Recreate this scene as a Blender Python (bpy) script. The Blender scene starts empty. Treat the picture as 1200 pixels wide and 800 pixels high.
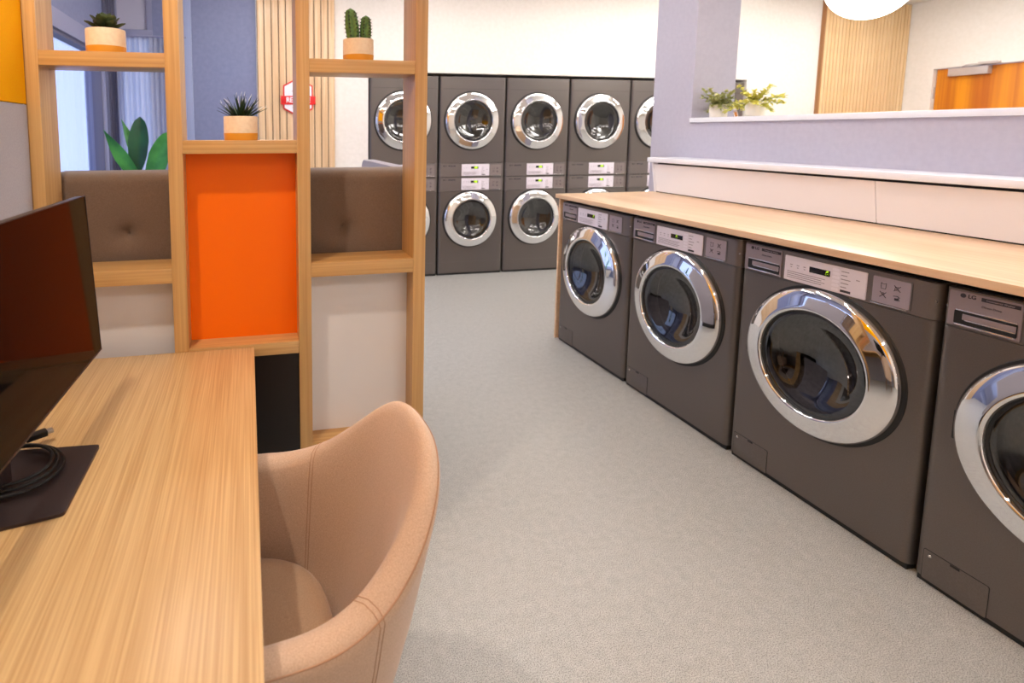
import bpy, bmesh, math, random
from mathutils import Vector, Matrix
random.seed(7)
PI = math.pi
scene = bpy.context.scene
col = scene.collection

# ------------------------------------------------------------------ camera
FPX, PPX, PPY = 644.72, 419.2, 223.3            # focal length and principal point for 1200 x 800
YAW, PITCH = 0.1967, -0.1057
cam_d = bpy.data.cameras.new('camera')
cam = bpy.data.objects.new('camera', cam_d); col.objects.link(cam)
cam.location = (-2.0818, -1.2657, 1.430)
cam.rotation_euler = (PI/2 + PITCH, 0, -YAW)
cam_d.sensor_fit = 'HORIZONTAL'; cam_d.sensor_width = 36.0
cam_d.lens = FPX/1200*36.0
cam_d.shift_x = (600-PPX)/1200
cam_d.shift_y = -(400-PPY)/1200
cam_d.clip_start = 0.02
cam_d.dof.use_dof = True; cam_d.dof.focus_distance = 1.7; cam_d.dof.aperture_fstop = 3.6
scene.camera = cam

# ------------------------------------------------------------------ world and exposure
w = bpy.data.worlds.new('sky'); scene.world = w; w.use_nodes = True
bg = w.node_tree.nodes['Background']
bg.inputs[0].default_value = (0.42, 0.50, 0.78, 1); bg.inputs[1].default_value = 2.4
vs = scene.view_settings
vs.view_transform = 'Standard'; vs.look = 'None'; vs.gamma = 1.0; vs.use_curve_mapping = False
vs.exposure = 0.0
LAMP = 30.5          # strength of the ceiling strips
LAMP_COL = (1.0, 0.955, 0.925)

# ------------------------------------------------------------------ materials
MATS = {}
def mat(name, color=(.8,.8,.8), rough=.5, metal=0., spec=.5, emit=None, estr=0., coat=0., trans=0., alpha=1., sheen=0.):
    m = bpy.data.materials.new(name); m.use_nodes = True
    b = m.node_tree.nodes['Principled BSDF']
    b.inputs['Coat Roughness'].default_value = .22
    b.inputs['Base Color'].default_value = (*color, 1)
    b.inputs['Roughness'].default_value = rough
    b.inputs['Metallic'].default_value = metal
    b.inputs['Specular IOR Level'].default_value = spec
    b.inputs['Coat Weight'].default_value = coat
    b.inputs['Transmission Weight'].default_value = trans
    b.inputs['Alpha'].default_value = alpha
    b.inputs['Sheen Weight'].default_value = sheen
    if emit: b.inputs['Emission Color'].default_value = (*emit, 1); b.inputs['Emission Strength'].default_value = estr
    MATS[name] = m
    return m
def S(r, g, b):                                  # sRGB 0..255 to linear
    f = lambda c: c/12.92 if c <= .04045 else ((c+.055)/1.055)**2.4
    return tuple(f(c/255) for c in (r, g, b))
def noisy(name, c1, c2, scale=(1,1,1), nscale=5., detail=4., rough=.5, bump=0., bdist=.001, spec=.5, metal=0., sheen=0., lo=.35, hi=.65, coat=0.):
    """a surface mottled between two colours by a noise stretched with scale"""
    m = mat(name, c1, rough, metal, spec, sheen=sheen, coat=coat)
    nt = m.node_tree; b = nt.nodes['Principled BSDF']
    tc = nt.nodes.new('ShaderNodeTexCoord'); mp = nt.nodes.new('ShaderNodeMapping')
    mp.inputs['Scale'].default_value = scale
    n = nt.nodes.new('ShaderNodeTexNoise'); n.inputs['Scale'].default_value = nscale; n.inputs['Detail'].default_value = detail
    r = nt.nodes.new('ShaderNodeValToRGB')
    r.color_ramp.elements[0].position = lo; r.color_ramp.elements[0].color = (*c1, 1)
    r.color_ramp.elements[1].position = hi; r.color_ramp.elements[1].color = (*c2, 1)
    L = nt.links.new
    L(tc.outputs['Object'], mp.inputs[0]); L(mp.outputs[0], n.inputs['Vector']); L(n.outputs['Fac'], r.inputs[0])
    L(r.outputs[0], b.inputs['Base Color'])
    if bump:
        bp = nt.nodes.new('ShaderNodeBump'); bp.inputs['Strength'].default_value = bump; bp.inputs['Distance'].default_value = bdist
        L(n.outputs['Fac'], bp.inputs['Height']); L(bp.outputs[0], b.inputs['Normal'])
    return m
def wood(name, dark, light, axis, fine=110., rough=.42, streak=.55, along=1.6):
    """timber with long streaks running along one axis"""
    m = mat(name, light, rough, coat=.35)
    nt = m.node_tree; b = nt.nodes['Principled BSDF']; L = nt.links.new
    tc = nt.nodes.new('ShaderNodeTexCoord')
    def stretched(across, al, sc, det):
        mp = nt.nodes.new('ShaderNodeMapping'); s = [across]*3; s[axis] = al; mp.inputs['Scale'].default_value = s
        n = nt.nodes.new('ShaderNodeTexNoise'); n.inputs['Scale'].default_value = sc; n.inputs['Detail'].default_value = det
        n.inputs['Distortion'].default_value = .25
        L(tc.outputs['Object'], mp.inputs[0]); L(mp.outputs[0], n.inputs['Vector'])
        return n
    a = stretched(fine, along, 1.0, 3.); c = stretched(fine*.16, along*.45, 1.0, 4.)
    mx = nt.nodes.new('ShaderNodeMix'); mx.data_type = 'FLOAT'; mx.inputs[0].default_value = 1-streak
    L(a.outputs['Fac'], mx.inputs[2]); L(c.outputs['Fac'], mx.inputs[3])
    r = nt.nodes.new('ShaderNodeValToRGB')
    r.color_ramp.elements[0].position = .36; r.color_ramp.elements[0].color = (*dark, 1)
    r.color_ramp.elements[1].position = .60; r.color_ramp.elements[1].color = (*light, 1)
    L(mx.outputs[0], r.inputs[0]); L(r.outputs[0], b.inputs['Base Color'])
    bp = nt.nodes.new('ShaderNodeBump'); bp.inputs['Strength'].default_value = .12; bp.inputs['Distance'].default_value = .0006
    L(a.outputs['Fac'], bp.inputs['Height']); L(bp.outputs[0], b.inputs['Normal'])
    return m

OAK_D, OAK_L = S(188,140,82), S(212,168,108)
M_oak = [wood('oak_x', OAK_D, OAK_L, 0), wood('oak_y', S(176,137,86), S(204,168,117), 1, fine=260, along=2.6, streak=.68), wood('oak_z', OAK_D, OAK_L, 2)]
M_maple = wood('counter_maple', S(224,180,138), S(238,202,164), 1, fine=70, rough=.38, along=2.5)
M_slat = wood('slat_wood', S(214,172,126), S(238,204,162), 2, fine=60, rough=.5)
M_slat2 = wood('ribbed_wood', S(226,188,134), S(240,206,158), 2, fine=60, rough=.5)
M_slatback2 = mat('ribbed_backing', S(206,160,104), .8)
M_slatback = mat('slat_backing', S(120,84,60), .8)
M_door_wood = wood('door_veneer', S(190,98,2), S(234,150,8), 2, fine=40, rough=.4, streak=.2, along=.5)
M_floor = noisy('speckled_floor', S(134,132,128), S(199,197,192), nscale=330., detail=2., rough=.36, bump=.12, bdist=.0006, lo=.34, hi=.58)
def add_floor_cloud():
    nt = M_floor.node_tree; b = nt.nodes['Principled BSDF']; L = nt.links.new
    ramp = [n for n in nt.nodes if n.type == 'VALTORGB'][0]
    tc = [n for n in nt.nodes if n.type == 'TEX_COORD'][0]
    n = nt.nodes.new('ShaderNodeTexNoise'); n.inputs['Scale'].default_value = 34.; n.inputs['Detail'].default_value = 5.
    r = nt.nodes.new('ShaderNodeValToRGB')
    r.color_ramp.elements[0].position = .3; r.color_ramp.elements[0].color = (.86,.86,.86,1)
    r.color_ramp.elements[1].position = .7; r.color_ramp.elements[1].color = (1,1,1,1)
    mx = nt.nodes.new('ShaderNodeMix'); mx.data_type = 'RGBA'; mx.blend_type = 'MULTIPLY'; mx.inputs[0].default_value = 1
    L(tc.outputs['Object'], n.inputs['Vector']); L(n.outputs['Fac'], r.inputs[0])
    L(ramp.outputs[0], mx.inputs[6]); L(r.outputs[0], mx.inputs[7]); L(mx.outputs[2], b.inputs['Base Color'])
add_floor_cloud()
M_white = noisy('white_paint', S(240,236,230), S(244,240,235), nscale=30, rough=.7, bump=.03)
M_cream = noisy('cream_paint', S(238,231,223), S(243,236,229), nscale=30, rough=.7, bump=.03)
M_lav = noisy('daylight_tinted_paint', S(186,183,200), S(191,188,204), nscale=40, rough=.65, bump=.03)  # whitish grey wall paint with the lilac cast of window daylight mixed in
M_blue = noisy('slate_blue_paint', S(128,134,168), S(134,140,174), nscale=30, rough=.6, bump=.03)
M_bluelight = mat('pale_blue_paint', S(160,170,205), .55)
M_ceil = noisy('ceiling_paint', S(236,232,226), S(240,237,232), nscale=20, rough=.8)
M_grey_panel = noisy('grey_felt', S(160,156,163), S(168,164,170), nscale=220, rough=.9, bump=.2)
M_orange_wall = noisy('amber_felt', S(255,174,0), S(255,182,0), nscale=220, rough=.9, bump=.2, spec=.1)
M_orange = mat('orange_laminate', S(255,114,0), .42, spec=.25)
M_panel = mat('pale_laminate', S(228,224,224), .28)
M_gloss_white = mat('white_laminate', S(243,245,253), .25)
M_black = mat('black_gap', (.004,.004,.004), .6)
M_blackpanel = mat('black_laminate', (.010,.007,.006), .3)
M_charcoal = noisy('charcoal_enamel', S(110,103,99), S(116,109,105), nscale=300, rough=.33, bump=.03, bdist=.0003, metal=.6)
M_fascia = noisy('fascia_plastic', S(120,112,109), S(125,117,114), nscale=300, rough=.36, bump=.02, bdist=.0003, metal=.5)
M_drawerface = mat('drawer_plastic', S(150,138,144), .35, metal=.25)
M_plate = mat('control_plate', S(228,219,228), .35)
M_key = mat('key_plastic', S(238,230,240), .3)
M_print = mat('grey_print', S(150,138,146), .6)
M_darkprint = mat('dark_print', S(48,42,50), .6)
M_sticker = mat('sticker_film', S(160,148,158), .4)
M_sticker_dim = mat('dim_sticker_film', S(134,122,120), .4)
M_chrome = mat('chrome', (.86,.86,.87), .045, metal=1.)
M_chrome_dull = mat('satin_chrome', (.78,.77,.78), .2, metal=1.)
M_rubber = mat('black_rubber', (.008,.008,.009), .45)
M_steel = noisy('drum_steel', (.16,.155,.15), (.24,.235,.23), nscale=60, rough=.3, metal=1.)
M_digit = mat('display_digit', (.25,.4,.0), .4, emit=(.55,1.0,.01), estr=.85)
M_display = mat('display_window', (.012,.008,.008), .12)
def glass_tinted(name, tint, rough, face, color):
    """a pane: mostly see-through tint with a mirror sheen that grows at grazing angles"""
    m = bpy.data.materials.new(name); m.use_nodes = True; nt = m.node_tree; nt.nodes.clear(); L = nt.links.new
    out = nt.nodes.new('ShaderNodeOutputMaterial'); t = nt.nodes.new('ShaderNodeBsdfTransparent'); g = nt.nodes.new('ShaderNodeBsdfGlossy')
    fr = nt.nodes.new('ShaderNodeLayerWeight'); fr.inputs['Blend'].default_value = .5
    pw = nt.nodes.new('ShaderNodeMath'); pw.operation = 'POWER'; pw.inputs[1].default_value = 5.
    ml = nt.nodes.new('ShaderNodeMath'); ml.operation = 'MULTIPLY_ADD'; ml.inputs[1].default_value = 1-face; ml.inputs[2].default_value = face
    L(fr.outputs['Facing'], pw.inputs[0]); L(pw.outputs[0], ml.inputs[0])
    t.inputs[0].default_value = (*tint, 1); g.inputs[0].default_value = (*color, 1); g.inputs['Roughness'].default_value = rough
    mx = nt.nodes.new('ShaderNodeMixShader')
    L(ml.outputs[0], mx.inputs[0]); L(t.outputs[0], mx.inputs[1]); L(g.outputs[0], mx.inputs[2]); L(mx.outputs[0], out.inputs[0])
    return m
M_doorglass = glass_tinted('smoked_door_glass', (.24,.20,.18), .015, .11, (1,1,1))
M_pane = glass_tinted('window_glass', (.93,.95,.98), .01, .035, (1,1,1))
M_fab = noisy('beige_wool', S(184,152,126), S(210,178,152), nscale=420, detail=3, rough=.92, bump=.35, bdist=.0006, sheen=.25, lo=.25, hi=.75)
M_fabseat = noisy('taupe_wool', S(158,126,98), S(182,150,120), nscale=420, detail=3, rough=.92, bump=.35, bdist=.0006, sheen=.2, lo=.25, hi=.75)
M_seam = mat('seam_thread', S(172,130,100), .9)
M_booth = noisy('brown_grey_fabric', S(104,83,68), S(120,98,82), nscale=300, detail=3, rough=.9, bump=.3, bdist=.0006, sheen=.25, lo=.25, hi=.75)
M_boothwing = noisy('daylit_booth_fabric', S(146,138,146), S(160,152,160), nscale=300, rough=.9, bump=.3, sheen=.2)  # lilac of the window light on the wing is put into the colour
M_pot = noisy('cream_ceramic', S(236,212,182), S(244,222,194), nscale=90, rough=.6, bump=.08)
M_ochre = mat('ochre_glaze', S(226,158,48), .5)
M_soil = mat('soil', S(48,34,24), .95)
M_whitepot = mat('white_ceramic', S(240,232,220), .5)
M_cactus = noisy('cactus_green', S(66,104,50), S(104,140,70), scale=(1,1,1), nscale=60, rough=.55, bump=.1)
M_spine = mat('dark_spines', S(52,40,34), .7)
M_succ = noisy('succulent_green', S(38,52,34), S(86,104,62), nscale=30, rough=.4, bump=.05)
M_aloe = noisy('aloe_green', S(22,40,26), S(48,74,40), nscale=40, rough=.45)
M_tip = mat('white_tips', S(220,220,214), .7)
M_leafdark = noisy('dark_leaf_green', S(8,60,40), S(24,96,56), nscale=5, rough=.35)
M_leaf = noisy('broad_leaf_green', S(24,104,34), S(84,172,72), nscale=6, rough=.4)
M_sprig = noisy('sprig_green', S(196,190,84), S(242,236,124), nscale=12, rough=.6)
M_sprig2 = noisy('sprig_grey_green', S(160,164,104), S(216,216,150), nscale=12, rough=.6)
M_screen = mat('screen_glass', (.006,.004,.004), .05, spec=.07)
M_bezel = mat('bezel_black', (.010,.009,.010), .4)
M_stand = mat('stand_steel', S(62,50,50), .42, metal=.6)
M_cable = mat('cable_black', (.006,.0055,.0055), .4, spec=.3)
M_plugmetal = mat('plug_metal', (.6,.58,.56), .3, metal=1.)
M_frame = mat('frame_lilac_grey', S(150,152,182), .5)
M_frame_dark = mat('frame_slate', S(104,104,128), .5)
M_frost = mat('frosted_panel', S(198,196,216), .5)
M_steelgrey = mat('closer_aluminium', S(200,190,188), .4, metal=.3)
M_red = mat('badge_red', S(228,28,28), .45)
M_badge_white = mat('badge_white', S(246,244,250), .4)
M_lamp = mat('strip_diffuser', (.9,.9,.9), .5, emit=LAMP_COL, estr=LAMP)
M_globe = mat('opal_glass', (.95,.95,.95), .3, emit=(1.0,.96,.90), estr=12.)
M_house = mat('lamp_housing', S(230,230,230), .5)
M_legwood = mat('chair_leg_oak', S(170,120,74), .5)
M_orange_fab = noisy('orange_fabric', S(236,88,14), S(250,104,20), nscale=200, rough=.9)
M_facade = mat('outdoor_render', S(214,216,224), .8)
M_pave = mat('outdoor_paving', S(170,170,176), .9)
def sheer(name):
    m = bpy.data.materials.new(name); m.use_nodes = True; nt = m.node_tree; nt.nodes.clear(); L = nt.links.new
    out = nt.nodes.new('ShaderNodeOutputMaterial'); t = nt.nodes.new('ShaderNodeBsdfTransparent')
    d = nt.nodes.new('ShaderNodeBsdfTranslucent'); d.inputs[0].default_value = (.80,.82,.93,1)
    d2 = nt.nodes.new('ShaderNodeBsdfDiffuse'); d2.inputs[0].default_value = (.66,.68,.80,1)
    a = nt.nodes.new('ShaderNodeMixShader'); a.inputs[0].default_value = .5
    mx = nt.nodes.new('ShaderNodeMixShader'); mx.inputs[0].default_value = .62
    L(d.outputs[0], a.inputs[1]); L(d2.outputs[0], a.inputs[2])
    L(t.outputs[0], mx.inputs[1]); L(a.outputs[0], mx.inputs[2]); L(mx.outputs[0], out.inputs[0])
    return m
M_sheer = sheer('sheer_voile')

# ------------------------------------------------------------------ mesh helpers
class MB:
    def __init__(s): s.bm = bmesh.new()
    def _join(s, b, mtx=None):
        if mtx is not None: bmesh.ops.transform(b, matrix=mtx, verts=b.verts)
        me = bpy.data.meshes.new('t'); b.to_mesh(me); b.free(); s.bm.from_mesh(me); bpy.data.meshes.remove(me); return s
    def box(s, a, b, bev=0., seg=2, mtx=None, edges=None):
        t = bmesh.new(); bmesh.ops.create_cube(t, size=1)
        for v in t.verts: v.co = Vector([a[i] + (v.co[i]+.5)*(b[i]-a[i]) for i in range(3)])
        if bev:
            es = [e for e in t.edges if edges is None or edges(e)]
            bmesh.ops.bevel(t, geom=es, offset=bev, segments=seg, profile=.6, affect='EDGES', clamp_overlap=True)
        bmesh.ops.recalc_face_normals(t, faces=t.faces)
        return s._join(t, mtx)
    def lathe(s, prof, mtx=None, seg=48, close=True):
        """profile of (r, z) turned about z"""
        t = bmesh.new(); rings = []
        for r, z in prof:
            if r < 1e-6: rings.append([t.verts.new((0,0,z))])
            else: rings.append([t.verts.new((r*math.cos(2*PI*k/seg), r*math.sin(2*PI*k/seg), z)) for k in range(seg)])
        for A, B in zip(rings, rings[1:]):
            for k in range(seg):
                k2 = (k+1) % seg
                if len(A) == 1 and len(B) == 1: continue
                if len(A) == 1: t.faces.new((A[0], B[k2], B[k]))
                elif len(B) == 1: t.faces.new((A[k], A[k2], B[0]))
                else: t.faces.new((A[k], A[k2], B[k2], B[k]))
        bmesh.ops.recalc_face_normals(t, faces=t.faces)
        return s._join(t, mtx)
    def tube(s, pts, r, seg=10, cap=True, closed=False):
        t = bmesh.new(); pts = [Vector(p) for p in pts]; n = len(pts)
        rr = r if isinstance(r, (list, tuple)) else [r]*n
        rings = []; up = None
        for i, p in enumerate(pts):
            if closed: d = (pts[(i+1) % n]-pts[i-1])
            else: d = (pts[min(i+1, n-1)]-pts[max(i-1, 0)])
            d.normalize()
            if up is None:
                up = Vector((0,0,1)) if abs(d.z) < .9 else Vector((1,0,0))
            a = (up - d*up.dot(d)).normalized(); up = a; b = d.cross(a)
            rings.append([t.verts.new(p + (a*math.cos(2*PI*k/seg) + b*math.sin(2*PI*k/seg))*rr[i]) for k in range(seg)])
        pairs = list(zip(rings, rings[1:])) + ([(rings[-1], rings[0])] if closed else [])
        for A, B in pairs:
            for k in range(seg): t.faces.new((A[k], A[(k+1) % seg], B[(k+1) % seg], B[k]))
        if cap and not closed: t.faces.new(rings[0]); t.faces.new(rings[-1])
        bmesh.ops.recalc_face_normals(t, faces=t.faces)
        return s._join(t)
    def prism(s, poly, depth, mtx=None, bev=0.):
        """polygon in XZ (points (x, z)) pushed along +y by depth"""
        t = bmesh.new()
        f = t.faces.new([t.verts.new((x, 0, z)) for x, z in poly])
        r = bmesh.ops.extrude_face_region(t, geom=[f])
        bmesh.ops.translate(t, verts=[v for v in r['geom'] if isinstance(v, bmesh.types.BMVert)], vec=(0, depth, 0))
        if bev: bmesh.ops.bevel(t, geom=list(t.edges), offset=bev, segments=2, profile=.6, affect='EDGES', clamp_overlap=True)
        bmesh.ops.recalc_face_normals(t, faces=t.faces)
        return s._join(t, mtx)
    def grid(s, rows, close_u=False):
        t = bmesh.new(); V = [[t.verts.new(p) for p in r] for r in rows]
        for A, B in zip(V, V[1:]):
            n = len(A)
            for k in range(n if close_u else n-1): t.faces.new((A[k], A[(k+1) % n], B[(k+1) % n], B[k]))
        bmesh.ops.recalc_face_normals(t, faces=t.faces)
        return s._join(t)
    def obj(s, name, m, parent=None, smooth=35):
        me = bpy.data.meshes.new(name); s.bm.to_mesh(me); s.bm.free()
        if m: me.materials.append(m)
        if smooth:
            me.shade_smooth(); me.set_sharp_from_angle(angle=math.radians(smooth))
        o = bpy.data.objects.new(name, me); col.objects.link(o)
        if parent: o.parent = parent
        return o
def rrect(x0, z0, x1, z1, r, n=5):
    P = []
    for cx, cz, a0 in ((x1-r, z1-r, 0), (x0+r, z1-r, 90), (x0+r, z0+r, 180), (x1-r, z0+r, 270)):
        for k in range(n+1):
            a = math.radians(a0 + 90*k/n); P.append((cx+r*math.cos(a), cz+r*math.sin(a)))
    return P
def tag(o, label, cat, group=None):
    o['label'] = label; o['category'] = cat
    if group: o['group'] = group
    return o
def thing(name, label, cat, loc=(0,0,0), rz=0., group=None):
    o = bpy.data.objects.new(name, None); col.objects.link(o)
    o.location = loc; o.rotation_euler = (0, 0, rz); o.empty_display_size = .1
    return tag(o, label, cat, group)
def struct(o): o['kind'] = 'structure'; return o
def kids(o): return [c for c in list(col.objects) if c.parent == o]
def copy_tree(o, parent=None):
    c = o.copy(); col.objects.link(c)
    if parent: c.parent = parent
    for k in kids(o): copy_tree(k, c)
    return c
def drop(o):
    for k in kids(o): drop(k)
    bpy.data.objects.remove(o)
def text_mesh(name, s, size, m, parent, loc, rx=PI/2, rz=0., bold=0., align='CENTER', sx=1.):
    cu = bpy.data.curves.new(name, 'FONT'); cu.body = s; cu.size = size; cu.align_x = align; cu.align_y = 'CENTER'
    cu.extrude = .0004; cu.offset = bold
    t = bpy.data.objects.new('tmp_text', cu); col.objects.link(t)
    bpy.context.view_layer.update()
    dg = bpy.context.evaluated_depsgraph_get()
    me = bpy.data.meshes.new_from_object(t.evaluated_get(dg)); me.name = name
    bpy.data.objects.remove(t)
    me.transform(Matrix.Diagonal((sx, 1, 1, 1)))
    me.materials.clear(); me.materials.append(m)
    o = bpy.data.objects.new(name, me); col.objects.link(o)
    o.location = loc; o.rotation_euler = (rx, 0, rz)
    if parent: o.parent = parent
    return o
def bool_cut(o, cutter):
    """cut one mesh out of another and bake the result"""
    md = o.modifiers.new('cut', 'BOOLEAN'); md.object = cutter; md.operation = 'DIFFERENCE'; md.solver = 'EXACT'
    bpy.context.view_layer.update()
    dg = bpy.context.evaluated_depsgraph_get()
    me = bpy.data.meshes.new_from_object(o.evaluated_get(dg))
    old = o.data; nm = old.name; o.modifiers.clear(); o.data = me; bpy.data.meshes.remove(old); me.name = nm
    me.shade_smooth(); me.set_sharp_from_angle(angle=math.radians(30))
    bpy.data.objects.remove(cutter)

# ================================================================== THE ROOM
CEIL = 2.88; XL = -3.234; XR = 5.39; YB = 3.87; YF = -3.2
def slab(name, a, b, m, bev=0.): return struct(MB().box(a, b, bev).obj(name, m))
slab('floor', (XL-.2, YF-.2, -.1), (XR+.2, 4.75, 0), M_floor)
slab('ceiling', (XL-.2, YF-.2, CEIL), (XR+.2, 4.75, CEIL+.1), M_ceil)
slab('wall_front', (XL-.2, YF-.15, 0), (XR+.2, YF, CEIL), M_white)
# back wall: the dryers stand in an opening of it, x -0.955 .. 3.26, z up to 2.0
DX0, DX1, DZ = -.957, 3.262, 1.998
wb = MB()
wb.box((-1.99, YB, 0), (DX0, YB+.8, CEIL)); wb.box((DX0, YB, DZ), (DX1, YB+.8, CEIL))
wb.box((DX1, YB, 0), (XR+.15, YB+.8, CEIL))
struct(wb.obj('wall_back', M_cream, smooth=0))
slab('wall_back.001', (DX0-.1, YB+.8, 0), (DX1+.1, YB+.85, DZ+.1), M_black)
wl = MB()                                               # slate blue end of the back wall, with its window
wl.box((-2.56, YB, 0), (-1.99, YB+.12, CEIL)); wl.box((-2.87, YB, 0), (-2.56, YB+.12, CEIL))
wl.box((XL-.15, YB, 0), (-2.87, YB+.12, .35)); wl.box((XL-.15, YB, 2.75), (-2.87, YB+.12, CEIL))
wl.box((XL-.15, YB, .35), (-3.17, YB+.12, 2.75))
struct(wl.obj('wall_back.002', M_blue, smooth=0))
slab('trim_1', (-2.62, YB-.05, 0), (-2.545, YB, CEIL), M_bluelight, .004)
# left wall: window openings y 0.95..2.2 and 2.3..3.60
wl = MB()
wl.box((XL-.15, .61, 0), (XL, YB, .32)); wl.box((XL-.15, .61, 2.19), (XL, YB, CEIL))
wl.box((XL-.15, .61, .32), (XL, .80, 2.19)); wl.box((XL-.15, 3.66, .32), (XL, YB, 2.19))
struct(wl.obj('wall_left', M_blue, smooth=0))
struct(MB().box((XL-.15, YF, 0), (-2.705, .612, CEIL)).obj('wall_left.001', M_white, smooth=0))
slab('trim_2', (-2.7048, -3.1, .0), (-2.690, .452, 1.507), M_grey_panel, .002)
slab('trim_3', (-2.7048, -3.1, 1.509), (-2.690, .452, CEIL), M_orange_wall, .002)
slab('trim_4', (-2.7049, .4522, 0), (-2.6995, .4595, CEIL), M_panel)
slab('wall_right', (XR, YF, 0), (XR+.15, 2.56, CEIL), M_white)
slab('wall_right.001', (XR, 3.62, 0), (XR+.15, YB+.8, CEIL), M_white)
slab('wall_right.002', (XR, 2.56, 2.165), (XR+.15, 3.62, CEIL), M_white)
slab('baseboard_right', (XR-.012, YF, 0), (XR, 2.55, .09), M_white, .003)
slab('baseboard_back', (DX1, YB-.012, 0), (XR, YB, .09), M_white, .003)

# windows of the left wall
def window(name, y0, y1):
    f = MB()
    xo, xi = XL-.10, XL+.015
    for a, b in (((y0, .32), (y1, .40)), ((y0, 2.07), (y1, 2.19)), ((y0, .40), (y0+.06, 2.07)), ((y1-.06, .40), (y1, 2.07))):
        f.box((xo, a[0], a[1]), (xi, b[0], b[1]), .004)
    o = struct(f.obj(name, M_frame))
    g = MB().box((XL-.055, y0+.055, .395), (XL-.047, y1-.055, 2.075)).obj('window_pane', M_pane, o, smooth=0)
    t = MB()
    t.box((XL-.075, y0+.06, 2.045), (XL-.002, y1-.06, 2.07)); t.box((XL-.075, y1-.075, .40), (XL-.002, y1-.06, 2.045))
    t.obj('window_bead', M_frame_dark, o, smooth=0)
    return o
window('window_1', .80, 2.28); window('window_2', 2.28, 3.66)
# window in the blue back wall with a frosted light above it
f = MB(); x0, x1 = -3.17, -2.87
for a, b in (((x0, .35), (x1, .43)), ((x0, 2.235), (x1, 2.31)), ((x0, .43), (x0+.035, 2.235)), ((x1-.03, .43), (x1, 2.235)), ((x0, 2.31), (x0+.012, 2.75)), ((x1-.045, 2.31), (x1, 2.75))):
    f.box((a[0], YB-.012, a[1]), (b[0], YB+.06, b[1]), .004)
w3 = struct(f.obj('window_3', M_frame))
MB().box((x0+.03, YB+.02, .42), (x1-.025, YB+.028, 2.24)).obj('window_pane', M_pane, w3, smooth=0)
MB().box((x0+.01, YB+.015, 2.305), (x1-.04, YB+.03, 2.75)).obj('frosted_light', M_frost, w3, smooth=0)
t = MB()
for k in range(4): t.box((XL+.002+k*.016, YB-.10+k*.018, 0), (XL+.018+k*.016, YB, CEIL), .003)
t.box((XL, 3.70, 0), (XL+.012, 3.78, CEIL), .002)
struct(t.obj('trim_5', M_frame_dark))
# outdoors
slab('ground_outside', (-16, -6, -.25), (XL-.2, 14, -.12), M_pave)

# ------------------------------------------------------------------ slatted panels and round badge
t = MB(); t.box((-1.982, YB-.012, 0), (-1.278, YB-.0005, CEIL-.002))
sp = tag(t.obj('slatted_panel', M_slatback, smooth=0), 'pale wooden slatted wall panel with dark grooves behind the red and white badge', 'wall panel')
t = MB(); n = 11; pw = .704/n
for k in range(n): t.box((-1.982+k*pw+.004, YB-.032, 0), (-1.982+(k+1)*pw-.004, YB-.010, CEIL-.003), .002)
t.obj('slats', M_slat, sp)
t = MB(); t.box((4.20, YB-.012, 0), (5.386, YB-.0005, CEIL-.002))
sp = tag(t.obj('slatted_panel', M_slatback2, smooth=0), 'finely ribbed golden wood panel at the far right, left of the orange door', 'wall panel')
t = MB(); n = 25; pw = 1.186/n
for k in range(n): t.box((4.20+k*pw+.005, YB-.036, 0), (4.20+(k+1)*pw-.005, YB-.010, CEIL-.003), .002)
t.obj('slats', M_slat2, sp)
t = MB().box((4.183, YB-.04, 0), (4.199, YB-.0005, CEIL-.002)).obj('edge_strip', wood('edge_wood', S(150,100,56), S(178,124,74), 2), sp)

bd = thing('wall_badge', 'hexagonal white badge with red outline and red banner mounted on the wooden slats', 'sign', (-1.622, YB-.034, 1.7465))
def hexa(hw, hh, top): return [(-hw, -hh), (0, -top), (hw, -hh), (hw, hh), (0, top), (-hw, hh)]
MB().prism(hexa(.135, .105, .178), .012, Matrix.Translation((0, -.012, 0))).obj('badge_outline', M_red, bd)
MB().prism(hexa(.123, .097, .163), .002, Matrix.Translation((0, -.014, 0))).obj('badge_face', M_badge_white, bd)
bn = MB().box((-.158, -.022, -.066), (.158, -.014, .012), .004).obj('banner', M_red, bd)
text_mesh('badge_lettering', 'REDLINE', .066, M_badge_white, bn, (0, -.0225, -.027), bold=.0018, sx=.86)
for hw, z_ in ((.055, .05), (.05, -.098)): MB().box((-hw, -.0155, z_), (hw, -.014, z_+.008)).obj('badge_print', M_print, bd, smooth=0)

# ------------------------------------------------------------------ timber door on the right
d = struct(MB().box((XR+.03, 2.62, .01), (XR+.075, 3.555, 2.118), .002).obj('door_1', M_door_wood))
f = MB(); f.box((XR-.015, 2.545, 0), (XR+.13, 2.612, 2.18)); f.box((XR-.015, 3.563, 0), (XR+.13, 3.635, 2.18)); f.box((XR-.015, 2.612, 2.124), (XR+.13, 3.563, 2.18))
struct(f.obj('trim_6', M_white))
c = MB().box((XR-.035, 3.09, 2.03), (XR+.029, 3.42, 2.112), .005).obj('door_closer', M_steelgrey, d)
a = MB(); a.tube([(XR-.03, 3.30, 2.12), (XR-.10, 3.22, 2.13), (XR-.045, 3.06, 2.135)], .007); a.box((XR-.06, 3.0, 2.126), (XR-.016, 3.16, 2.15), .003)
a.obj('closer_arm', M_steelgrey, d)
MB().box((XR+.012, 3.556, 1.80), (XR+.029, 3.569, 1.93), .002).obj('hinge', M_steelgrey, d)
h = MB(); h.lathe([(0, 0), (.026, 0), (.026, .006), (0, .006)], Matrix.Translation((XR+.029, 2.70, 1.02)) @ Matrix.Rotation(-PI/2, 4, 'Y'), 24)
h.tube([(XR+.03, 2.70, 1.02), (XR-.03, 2.70, 1.02), (XR-.035, 2.72, 1.02), (XR-.035, 2.82, 1.02)], .009); h.obj('door_handle', M_chrome_dull, d)

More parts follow.
